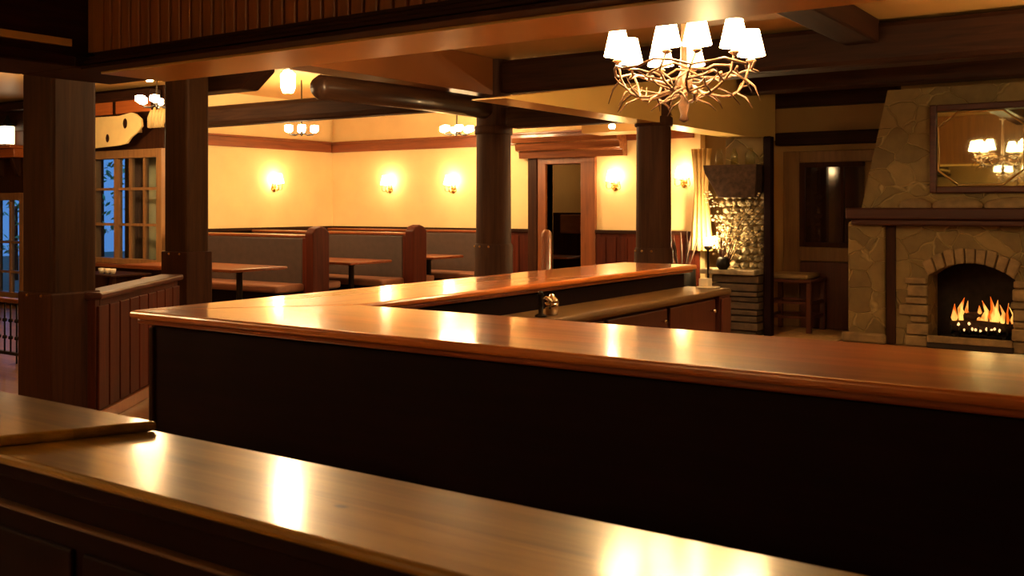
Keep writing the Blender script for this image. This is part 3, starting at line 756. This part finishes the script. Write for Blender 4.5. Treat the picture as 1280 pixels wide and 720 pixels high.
# arch and jamb stones
nst = 9
k = MB()
for i in range(nst):
    u0, u1 = i/nst+.006, (i+1)/nst-.006
    g = []
    for u in (u0, (u0+u1)/2, u1): g.append((ox0+(ox1-ox0)*u, spr+(crown-spr)*max(0, math.sin(PI*u))**.8))
    hh = .15+.03*random.random(); cxm = (ox0+ox1)/2
    out = [(x+(x-cxm)*.16, z+hh) for x, z in g]
    k.prism(g+out[::-1], FY-.05-.02*random.random(), FY+.12, 'y')
k.build('arch_stones', M['stone_arch'], t, bevel=.015)
k = MB(); k2 = MB(); z = 0
while z < spr-.02:
    h_ = random.uniform(.07, .14); h_ = min(h_, spr-z+.03)
    k.box(ox0-random.uniform(.16, .32), ox0+random.uniform(-.01, .02), FY-.04-.02*random.random(), FY+.15, z, z+h_-.012)
    k2.box(ox1-random.uniform(-.01, .02)-.02, ox1+random.uniform(.16, .32), FY-.04-.02*random.random(), FY+.15, z, z+h_-.012); z += h_
k.build('jamb_stones', M['stone_arch'], t, bevel=.015); k2.build('jamb_stones', M['stone_arch'], t, bevel=.015)
# firebox
k = MB().box(ox0-.1, ox1+.1, FY+.7, FY+.75, -.0, mz).box(ox0-.1, ox0-.05, FY+.5, FY+.7, 0, mz).box(ox1+.05, ox1+.1, FY+.5, FY+.7, 0, mz).box(ox0-.1, ox1+.1, FY+.5, FY+.7, mz-.05, mz)
k.build('firebox', M['soot'], t)
MB().box(ox0+.003, ox1-.003, FY-.1, FY+.7, 0, .06).build('hearth_slab', M['soot'], t, bevel=.01)
MB().box(ox0+.01, ox1-.01, FY-.115, FY-.09, .06, .14).build('hearth_curb', M['stone_arch'], t, bevel=.012)
# mantel
mz1 = fz(1150, 262)
ml = at_y(1057, FY-.22)
k = MB().box(ml, RB+.1, FY-.24, FY+.4, mz+.03, mz1+.02).box(ml+.05, RB+.05, FY-.19, FY+.4, mz-.04, mz+.03)
k.build('mantel', wood('mantel_wood', (.035, .009, .006), (.06, .017, .008), 'x', .45, spec=.25), t, bevel=.018)
# hood
hl0, hl1 = at_y(1079, FY+.05), at_y(1117, FY+.25)
ht = 2.86
cx0 = fx(1215)
hr0, hr1 = 2*cx0-hl0+.3, 2*cx0-hl1+.3
bm = MB()
zb_ = mz1+.02
v = [bm.bm.verts.new(p) for p in [(hl0, FY-.02, zb_), (hr0, FY-.02, zb_), (hr0, YF, zb_), (hl0, YF, zb_), (hl1, FY-.02, ht), (hr1, FY-.02, ht), (hr1, YF, ht), (hl1, YF, ht)]]
for f in ((0, 1, 5, 4), (1, 2, 6, 5), (2, 3, 7, 6), (3, 0, 4, 7), (4, 5, 6, 7), (3, 2, 1, 0)): bm.bm.faces.new([v[i] for i in f])
bm.build('chimney_hood', M['stone'], t)
k = MB(); x = fx(1125)
while x < RB:
    wv = random.uniform(.35, .6)
    k.ball((x+wv/2, FY-.06, mz1+.045), 1, 2, (wv*.5, .05, .075+random.random()*.04)); x += wv*.96
k.build('shelf_stone', M['stone_arch'], t, smooth=True)
# logs, grate, flames
lg = at_d(1214, 400, 11.5)
lcx = (fx(1190)+fx(1250))/2
def fire_log(x0, x1, y0, y1, z, r, label):
    o = MB().tube([(x0, y0, z), ((x0+x1)/2, (y0+y1)/2, z+.01), (x1, y1, z)], [r, r*1.05, r*.9], 12).build('fire_log', M['char'], smooth=True)
    tag(rebase(o), label, 'log', 'logs burning in the fireplace')
gx0, gx1 = fx(1185), fx(1256)
t = thing('fire_grate', 'black iron grate holding the burning logs', 'grate', ((gx0+gx1)/2, FY+.35, .06))
k = MB()
for i in range(7):
    x = gx0+(gx1-gx0)*i/6; k.box(x-.008, x+.008, FY+.15, FY+.55, .14, .16); k.box(x-.008, x+.008, FY+.15, FY+.166, .14, .24)
k.box(gx0, gx1, FY+.17, FY+.19, .13, .14).box(gx0, gx1, FY+.5, FY+.52, .13, .14)
k.build('bars', M['iron'], t)
for i, x in enumerate((gx0+.03, gx1-.03)):
    for y in (FY+.18, FY+.51): MB().box(x-.012, x+.012, y-.012, y+.012, .06, .13).build('leg', M['iron'], t)
fire_log(gx0-.02, gx1+.02, FY+.25, FY+.28, .22, .06, 'charred log lying at the front of the grate')
fire_log(gx0+.05, gx1-.02, FY+.42, FY+.40, .22, .06, 'charred log lying at the back of the grate')
fire_log(gx0+.1, gx1-.15, FY+.33, FY+.36, .32, .05, 'charred log resting on top of the two others')
fl = bpy.data.objects.new('fire', None); COL.objects.link(fl); fl.location = (lcx, FY+.3, .2); fl['_o'] = (lcx, FY+.3, .2)
tag(fl, 'orange flames and embers burning over the fireplace logs', 'fire')
for (px, hgt, wd) in ((1194, .17, .05), (1201, .23, .06), (1208, .20, .04), (1224, .16, .06), (1232, .21, .05), (1240, .25, .055), (1245, .22, .05), (1254, .18, .04), (1260, .20, .02), (1265, .16, .02)):
    x = at_y(px, FY+.3); k = MB(); y = FY+.3+random.uniform(-.06, .06)
    lean = random.uniform(-.04, .04)
    k.tube([(x, y, .27), (x+lean*.3, y, .27+hgt*.25), (x-lean*.3, y, .27+hgt*.6), (x+lean, y, .27+hgt*1.15)], [wd*.45, wd*.75, wd*.45, .002], 8)
    k.build('flame', M['flame'], fl, smooth=True)
for px, py in ((1206, 413), (1216, 411), (1220, 412), (1226, 414), (1234, 411), (1240, 412), (1244, 411), (1250, 413), (1199, 405), (1212, 404)):
    x, z = at_y(px, FY+.2, py); MB().ball((x, FY+.17, max(.19, z)), .016, 1, (random.uniform(.6, 1.3), 1, random.uniform(.7, 1.4)), .2).build('ember', M['ember'], fl)
# mirror on the hood
my = FY-.05
mx0, mx1 = at_y(1163, my), at_y(1292, my)
mzb, mzt = at_y(1220, my, 241)[1], at_y(1220, my, 129)[1]
t = thing('wall_mirror', 'wide dark-framed mirror with clipped corners on the stone hood', 'mirror', ((mx0+mx1)/2, my, mzb))
fw = .07
k = MB().box(mx0, mx0+fw, my-.05, my+.02, mzb, mzt).box(mx1-fw, mx1, my-.05, my+.02, mzb, mzt).box(mx0+fw, mx1-fw, my-.05, my+.02, mzb, mzb+fw).box(mx0+fw, mx1-fw, my-.05, my+.02, mzt-fw, mzt)
k.build('frame', M['frame_wood'], t, bevel=.012)
MB().box(mx0+fw, mx1-fw, my-.012, my-.006, mzb+fw, mzt-fw).build('mirror_glass', M['mirror'], t)
a0, a1, b0, b1 = mx0+fw+.015, mx1-fw-.015, mzb+fw+.015, mzt-fw-.015
cl = .2
oc = [(a0+cl, b0), (a1-cl, b0), (a1, b0+cl*.8), (a1, b1-cl*.8), (a1-cl, b1), (a0+cl, b1), (a0, b1-cl*.8), (a0, b0+cl*.8), (a0+cl, b0)]
MB().tube([(x, my-.02, z) for x, z in oc], .012, 8).build('inner_beading', M['brass'], t, smooth=True)

# ================================================================== RECESS LEFT OF THE FIREPLACE
NY = YF
px0, px1 = at_y(958, 11.6), at_y(967, 11.6)
tag(rebase(MB().box(px0, px1, 11.5, 11.62, 0, 2.385).build('slim_post', M['black'], bevel=.01)), 'slim black post right of the rubble stones', 'post', kind='thing')
t = bpy.data.objects.new('window_3', None); COL.objects.link(t); t['kind'] = 'structure'; t['_o'] = (0, 0, 0)
a, b_ = at_y(1000, NY-.05), at_y(1080, NY-.05); z0, z1 = at_y(1030, NY-.05, 309)[1], at_y(1030, NY-.05, 203)[1]
M['casing'] = wood('tan_casing', (.17, .09, .03), (.25, .135, .045), 'z', .45)
k = MB().box(a-.22, a, NY-.06, NY, .0, z1+.15).box(a, b_+.2, NY-.06, NY, z1, z1+.15).box(a, b_+.2, NY-.06, NY, z0-.18, z0)
k.build('window_casing', M['casing'], t, bevel=.01)
MB().box(a, a+.07, NY-.08, NY, z0, z1).box(a+.07, b_, NY-.08, NY, z0, z0+.06).box(a+.07, b_, NY-.08, NY, z1-.06, z1).box(a+.52, a+.56, NY-.08, NY, z0+.06, z1-.06).build('window_frame', M['dark_z'], t, bevel=.006)
MB().box(a+.07, b_, NY-.05, NY-.045, z0+.06, z1-.06).build('pane', M['dark_glass'], t)
struct(MB().box(at_y(992, NY), at_y(1100, NY), NY-.045, NY, 0, z0-.19).build('trim_7', M['cab'], bevel=.01))
tag(rebase(MB().box(-4.12, -3.36, 9.2, 12.45, .001, .014).build('tan_rug', plain('rug_wool', (.55, .37, .17), .9, var=.2, scale=14), bevel=.005)), 'tan runner rug under the low stool, between rubble pillar and fireplace', 'rug')
# low stool
sx, sy = at_y(993, 12.25), 12.25
t = thing('side_stool', 'low dark wooden stool with a tan cushion before the recess', 'stool', (sx, sy, 0))
hw = .27
for dx in (-1, 1):
    for dy in (-1, 1):
        MB().box(sx+dx*hw-.03, sx+dx*hw+.03, sy+dy*hw-.03, sy+dy*hw+.03, 0, .62).build('leg', M['cab'], t, bevel=.008)
for z in (.18, .36):
    k = MB()
    for dy in (-1, 1): k.box(sx-hw+.03, sx+hw-.03, sy+dy*hw-.015, sy+dy*hw+.015, z, z+.03)
    for dx in (-1, 1): k.box(sx+dx*hw-.015, sx+dx*hw+.015, sy-hw+.03, sy+hw-.03, z, z+.03)
    k.build('stretcher', M['cab'], t)
MB().box(sx-.31, sx+.31, sy-.31, sy+.31, .62, .66).build('seat', M['cab'], t, bevel=.01)
MB().box(sx-.25, sx+.25, sy-.25, sy+.25, .66, .72).build('cushion', M['cushion'], t, bevel=.025, seg=3)

# ================================================================== RUBBLE STONE FEATURE WITH DRIED BLOOMS
ry = 11.45
rx0, rx1 = at_y(893, ry), at_y(950, ry)
def rz(py): return at_y(925, ry, py)[1]
t = thing('rubble_chimney', 'rough rubble stone pillar lit from below beside the tan drape', 'stone pillar', ((rx0+rx1)/2, ry+.3, 0))
MB().box(rx0+.08, rx1-.02, ry+.16, ry+.42, 0, 2.385).build('core', M['stone'], t)
k = MB(); z = 0.0
while z < rz(352):
    h_ = random.uniform(.05, .10)
    k.box(rx0+random.uniform(-.06, .05), rx1-random.uniform(-.02, .02), ry-.14+random.uniform(0, .08), ry+.16, z, z+h_-.012); z += h_
k.build('ledgestone_base', M['ledgestone'], t, bevel=.01)
zt = z
MB().box(rx0-.12, rx1, ry-.18, ry+.16, zt, zt+.06).build('capstone', M['rubble'], t, bevel=.015)
z = zt+.06
row = 0
while z < rz(245):
    x = rx0+(row % 2)*.04; hh = random.uniform(.06, .10)
    while x < rx1-.03:
        wv = random.uniform(.06, .14)
        k = MB().ball((x+wv/2, ry+.16, z+hh/2), 1, 1, (wv*.52, random.uniform(.05, .13), hh*.52), .12)
        k.build('rubble_stone', M['rubble'], t); x += wv
    z += hh*.97; row += 1
MB().prism([(rx0-.08, rz(216)), (rx0+.1, rz(247)), (rx1-.02, rz(247)), (rx1, rz(216)), (rx1, rz(206)), (rx0-.1, rz(206))], ry-.12, ry+.16, 'y').build('dark_hood', M['char'], t, bevel=.01)
# glass jars above the hood
for i, (px, py0, wd, lb) in enumerate(((899, 192, .05, 'tall clear glass jar standing leftmost on the dark hood'), (918, 190, .045, 'clear glass jar standing second on the dark hood'), (938, 192, .06, 'wide clear glass jar standing rightmost on the dark hood'))):
    x = at_y(px, ry); z0 = rz(206)
    o = MB().lathe([(wd, 0), (wd, .13), (wd*.5, .17), (wd*.5, .20), (wd*.45, .20), (wd*.45, .17), (wd*.9, .125), (wd*.9, .01)], (x, ry, z0), 16).build('glass_jar', M['jar'] if 'jar' in M else M.setdefault('jar', glass('jar_glass', (.9, .9, .8), .05)), smooth=True)
    tag(rebase(o), lb, 'jar', 'glass jars on the dark hood')
# dried blooms
k = MB(); lf = MB(); base = Vector((at_y(905, ry-.1), ry-.13, zt+.06))
t = thing('dried_bloom_bouquet', 'spreading dried pale blooms on twigs before the rubble stones', 'dried flowers', base)
random.seed(3)
for i in range(26):
    a = random.uniform(-.35, .85); hgt = random.uniform(.35, .95)
    tip = base+Vector((a*.62, random.uniform(-.12, .1), hgt))
    mid = base+Vector((a*.25, 0, hgt*.55)); k.tube([base+Vector((a*.05, 0, 0)), mid, tip], [.006, .004, .002], 5)
    for j in range(11):
        u = random.uniform(.35, 1); p = (mid.lerp(tip, (u-.35)/.65))+Vector((random.uniform(-.05, .05), random.uniform(-.05, .05), random.uniform(-.04, .04)))
        r_ = random.uniform(.010, .024); lf.ball(p, r_, 1, (1, 1, .7), .3)
k.build('twig', M['dark_z'], t); o = lf.build('bloom', M['dry'], t); o['kind'] = 'stuff'
MB().lathe([(.05, 0), (.085, .05), (.07, .12), (.05, .15)], base, 16).build('pot', M['iron'], t, smooth=True)
# drape
dx0, dx1 = at_y(864, 11.62), at_y(893, 11.62)
k = MB(); N = 36; top = at_y(880, 11.6, 186)[1]; bot = 1.0
vs = []
for j in range(9):
    u = j/8; z = top+(bot-top)*u; row_ = []
    for i in range(N+1):
        s = i/N; sh = .35+.65*abs(u-.35)*1.3 if u < .35 else .35+.75*(u-.35)/.65*.9
        xw = dx0+(dx1-dx0)*(.5+(s-.5)*min(1.05, .55+.7*abs(u-.4)))
        row_.append(k.bm.verts.new((xw, 11.56+.035*math.sin(s*26), z)))
    vs.append(row_)
for A, B in zip(vs, vs[1:]):
    for i in range(N): k.bm.faces.new((A[i], A[i+1], B[i+1], B[i]))
o = k.build('drape', M['drape'], smooth=True); so = o.modifiers.new('s', 'SOLIDIFY'); so.thickness = .008
tag(rebase(o), 'gathered tan drape hanging beside the rubble stones', 'drape')
# up-light
ux, uz = at_y(886, 11.3, 338)
t = thing('uplight', 'small glowing floor spot shining up the tan drape', 'lamp', (ux, 11.28, 0))
MB().lathe([(.1, 0), (.1, .02), (.015, .03), (.015, 1.02), (.05, 1.04), (.05, 1.08)], (ux, 11.28, 0), 14).build('stand', M['iron'], t, smooth=True)
MB().lathe([(.05, 1.08), (.055, 1.15), (.03, 1.17)], (ux, 11.28, 0), 14).build('lamp_glass', M['uplight'], t, smooth=True)
# sprigs near the sconce
gx_ = at_y(854, 11.3); base = Vector((gx_, 11.3, 0))
t = thing('tall_grass_pot', 'pot of dark reedy sprigs standing before the sconce wall', 'plant', base)
MB().lathe([(.12, 0), (.16, .5), (.15, .8), (.12, .82)], base, 18).build('pot', M['iron'], t, smooth=True)
k = MB()
for i in range(16):
    a = random.uniform(-.14, .14); q = base+Vector((a*.6, random.uniform(-.05, .05), .8)); tp = q+Vector((a, random.uniform(-.05, .05), random.uniform(.25, .46)))
    k.tube([q, q.lerp(tp, .5)+Vector((a*.1, 0, .03)), tp], [.006, .014, .002], 5)
k.build('sprig', M['char'], t)

# ================================================================== LEFT WINDOW SIDE
# low iron railing
ry0 = 5.35
ra, rb = at_y(-25, ry0), at_y(60, ry0)
t = thing('iron_railing', 'low black iron railing with a wooden top rail at the far left', 'railing', ((ra+rb)/2, ry0, 0))
MB().box(ra, rb, ry0-.05, ry0+.05, .60, .64).build('top_rail', M['red_x'], t, bevel=.01)
MB().box(ra, rb, ry0-.02, ry0+.02, .08, .11).build('bottom_rail', M['iron'], t)
x = ra+.03; i = 0
while x < rb:
    k = MB().tube([(x, ry0, .0 if i % 6 == 0 else .1), (x, ry0, .6)], .009, 8)
    for z in (.25, .42): k.ball((x, ry0, z), .026, 1)
    k.build('baluster', M['iron'], t, smooth=True); x += .11; i += 1
# dark table with glasses beneath window 1
tx0, tx1 = at_y(112, 7.9), at_y(165, 7.9)
t = thing('window_table', 'dark table standing under the garden window', 'table', ((tx0+tx1)/2, 7.9, 0))
MB().box(tx0, tx1, 7.6, 8.2, .64, .67).build('tabletop', M['dark_x'], t, bevel=.008)
for x in (tx0+.06, tx1-.06):
    for y in (7.66, 8.14): MB().box(x-.03, x+.03, y-.03, y+.03, 0, .64).build('leg', M['dark_z'], t)
for i, (px, lb) in enumerate(((127, 'white cup on the dark window table, nearest the big post'), (134, 'white cup in the middle of the dark window table'), (141, 'white cup on the dark window table, farthest from the big post'))):
    x = at_y(px, 7.75)
    o = MB().lathe([(.025, 0), (.04, .04), (.042, .07), (.036, .07), (.03, .02)], (x, 7.75, .67), 14).build('cup', M['white'], smooth=True)
    tag(rebase(o), lb, 'cup', 'cups on the window table')
# curtain, plant outside the right lights of window_1
ca, cb = at_y(160, YW+.4), at_y(188, YW+.4)
k = MB(); vs = []
for j in range(2):
    vs.append([k.bm.verts.new((ca+(cb-ca)*i/40, YW+.35+.03*math.sin(i*1.1), [.5, 2.7][j])) for i in range(41)])
for i in range(40): k.bm.faces.new((vs[0][i], vs[0][i+1], vs[1][i+1], vs[1][i]))
o = k.build('curtain', M['curtain'], smooth=True); o.modifiers.new('s', 'SOLIDIFY').thickness = .01
tag(rebase(o), 'brown curtain hanging behind the right panes of the garden window', 'curtain')
o = MB().lathe([(.13, 0), (.13, 2.4)], (at_y(197, YW+.5), YW+.5, .0), 16).build('porch_post', M['cream'], smooth=True)
tag(rebase(o), 'cream porch post seen through the right panes of the garden window', 'post', kind='thing')
def bush(x, y, h_, r_, label, n_=320, z0=0):
    t = thing('garden_shrub', label, 'shrub', (x, y, z0))
    MB().tube([(x, y, z0), (x, y, z0+h_*.6)], [.05, .03], 6).build('stem', M['dark_z'], t)
    k = MB()
    for i in range(n_):
        th = random.uniform(0, 2*PI); ph = random.uniform(-1, 1); rr = r_*random.uniform(.5, 1)
        c = Vector((x+rr*math.cos(th)*math.sqrt(1-ph*ph), y+rr*math.sin(th)*math.sqrt(1-ph*ph), z0+h_*.62+h_*.4*ph))
        a = Vector((random.uniform(-1, 1), random.uniform(-1, 1), random.uniform(-1, 1))).normalized()*.09
        b = a.cross(Vector((random.uniform(-1, 1), .3, 1))).normalized()*.04
        k.quad(c-a, c+b, c+a, c-b)
    o = k.build('foliage', M['leaf_out'], t); o['kind'] = 'stuff'
M['leaf_out'] = plain('garden_leaf', (.22, .55, .22), .6, var=.5, scale=3)
struct(MB().box(XL-14, XB-.16, YW+.16, 30, -.12, -.02).build('ground_outside', plain('garden_ground', (.10, .14, .10), .9)))
bush(-20.4, 11.4, 2.6, 1.1, 'green shrub outside the leftmost window')
bush(at_y(128, 13.0), 13.0, 4.4, .8, 'tall shrub outside showing in the top pane of the garden window', 260)
# little wall lantern and shelf at the far left
lx = at_y(14, YW-.15)
z0 = at_y(10, YW-.15, 197)[1]; z1 = at_y(10, YW-.15, 186)[1]
t = thing('wall_shelf', 'orange wooden wall shelf above the leftmost window', 'shelf', (lx, YW-.1, z0))
MB().box(at_y(-14, YW-.1), at_y(27, YW-.1), YW-.28, YW-.0, z1, z1+.05).box(at_y(-10, YW-.1), at_y(25, YW-.1), YW-.2, YW, z0, z1).build('board', M['orange'], t, bevel=.01)
for px in (-4, 17):
    x = at_y(px, YW-.1); MB().prism([(YW, z0-.3), (YW-.05, z0-.28), (YW-.16, z0), (YW, z0)], x-.04, x+.04, 'x').build('bracket', M['dark_z'], t, bevel=.01)
zz = z1+.05; xx = at_y(9, YW-.15)
t = thing('lantern', 'frosted white lantern standing on the orange wall shelf', 'lantern', (xx, YW-.15, zz))
MB().box(xx-.08, xx+.08, YW-.23, YW-.07, zz+.02, zz+.30).build('glass_body', M['lit_board'], t, bevel=.015)
MB().box(xx-.095, xx+.095, YW-.245, YW-.055, zz, zz+.02).box(xx-.095, xx+.095, YW-.245, YW-.055, zz+.30, zz+.33).build('frame', M['iron'], t)
MB().lathe([(.08, .33), (.03, .43), (.01, .47)], (xx, YW-.15, zz), 8).build('roof', M['iron'], t)

# ================================================================== WORLD, CAMERA
w = bpy.data.worlds.new('dusk'); S.world = w; w.use_nodes = True
bg = w.node_tree.nodes['Background']
tc = w.node_tree.nodes.new('ShaderNodeTexCoord'); nz = w.node_tree.nodes.new('ShaderNodeTexNoise'); nz.inputs['Scale'].default_value = 5
cr = w.node_tree.nodes.new('ShaderNodeValToRGB')
cr.color_ramp.elements[0].color = (.018, .055, .14, 1); cr.color_ramp.elements[1].color = (.045, .12, .24, 1)
w.node_tree.links.new(tc.outputs['Generated'], nz.inputs['Vector']); w.node_tree.links.new(nz.outputs['Fac'], cr.inputs['Fac'])
w.node_tree.links.new(cr.outputs[0], bg.inputs['Color']); bg.inputs['Strength'].default_value = .9

cam = bpy.data.cameras.new('camera'); co = bpy.data.objects.new('camera', cam); COL.objects.link(co)
co.location = (0, 0, CZ); co.rotation_euler = (PI/2, 0, YAW)
cam.sensor_width = 36; cam.lens = F/1280*36; cam.shift_y = -(360-HY)/1280
cam.dof.use_dof = True; cam.dof.focus_distance = 8.0; cam.dof.aperture_fstop = 5.6
S.camera = co
S.view_settings.view_transform = 'Standard'; S.view_settings.look = 'None'; S.view_settings.gamma = 1; S.view_settings.exposure = 1.95
S.view_settings.use_curve_mapping = False
S.cycles.use_denoising = True
S.cycles.sample_clamp_indirect = 24
S.cycles.max_bounces = 8
for o in bpy.data.objects:
    if '_o' in o: del o['_o']
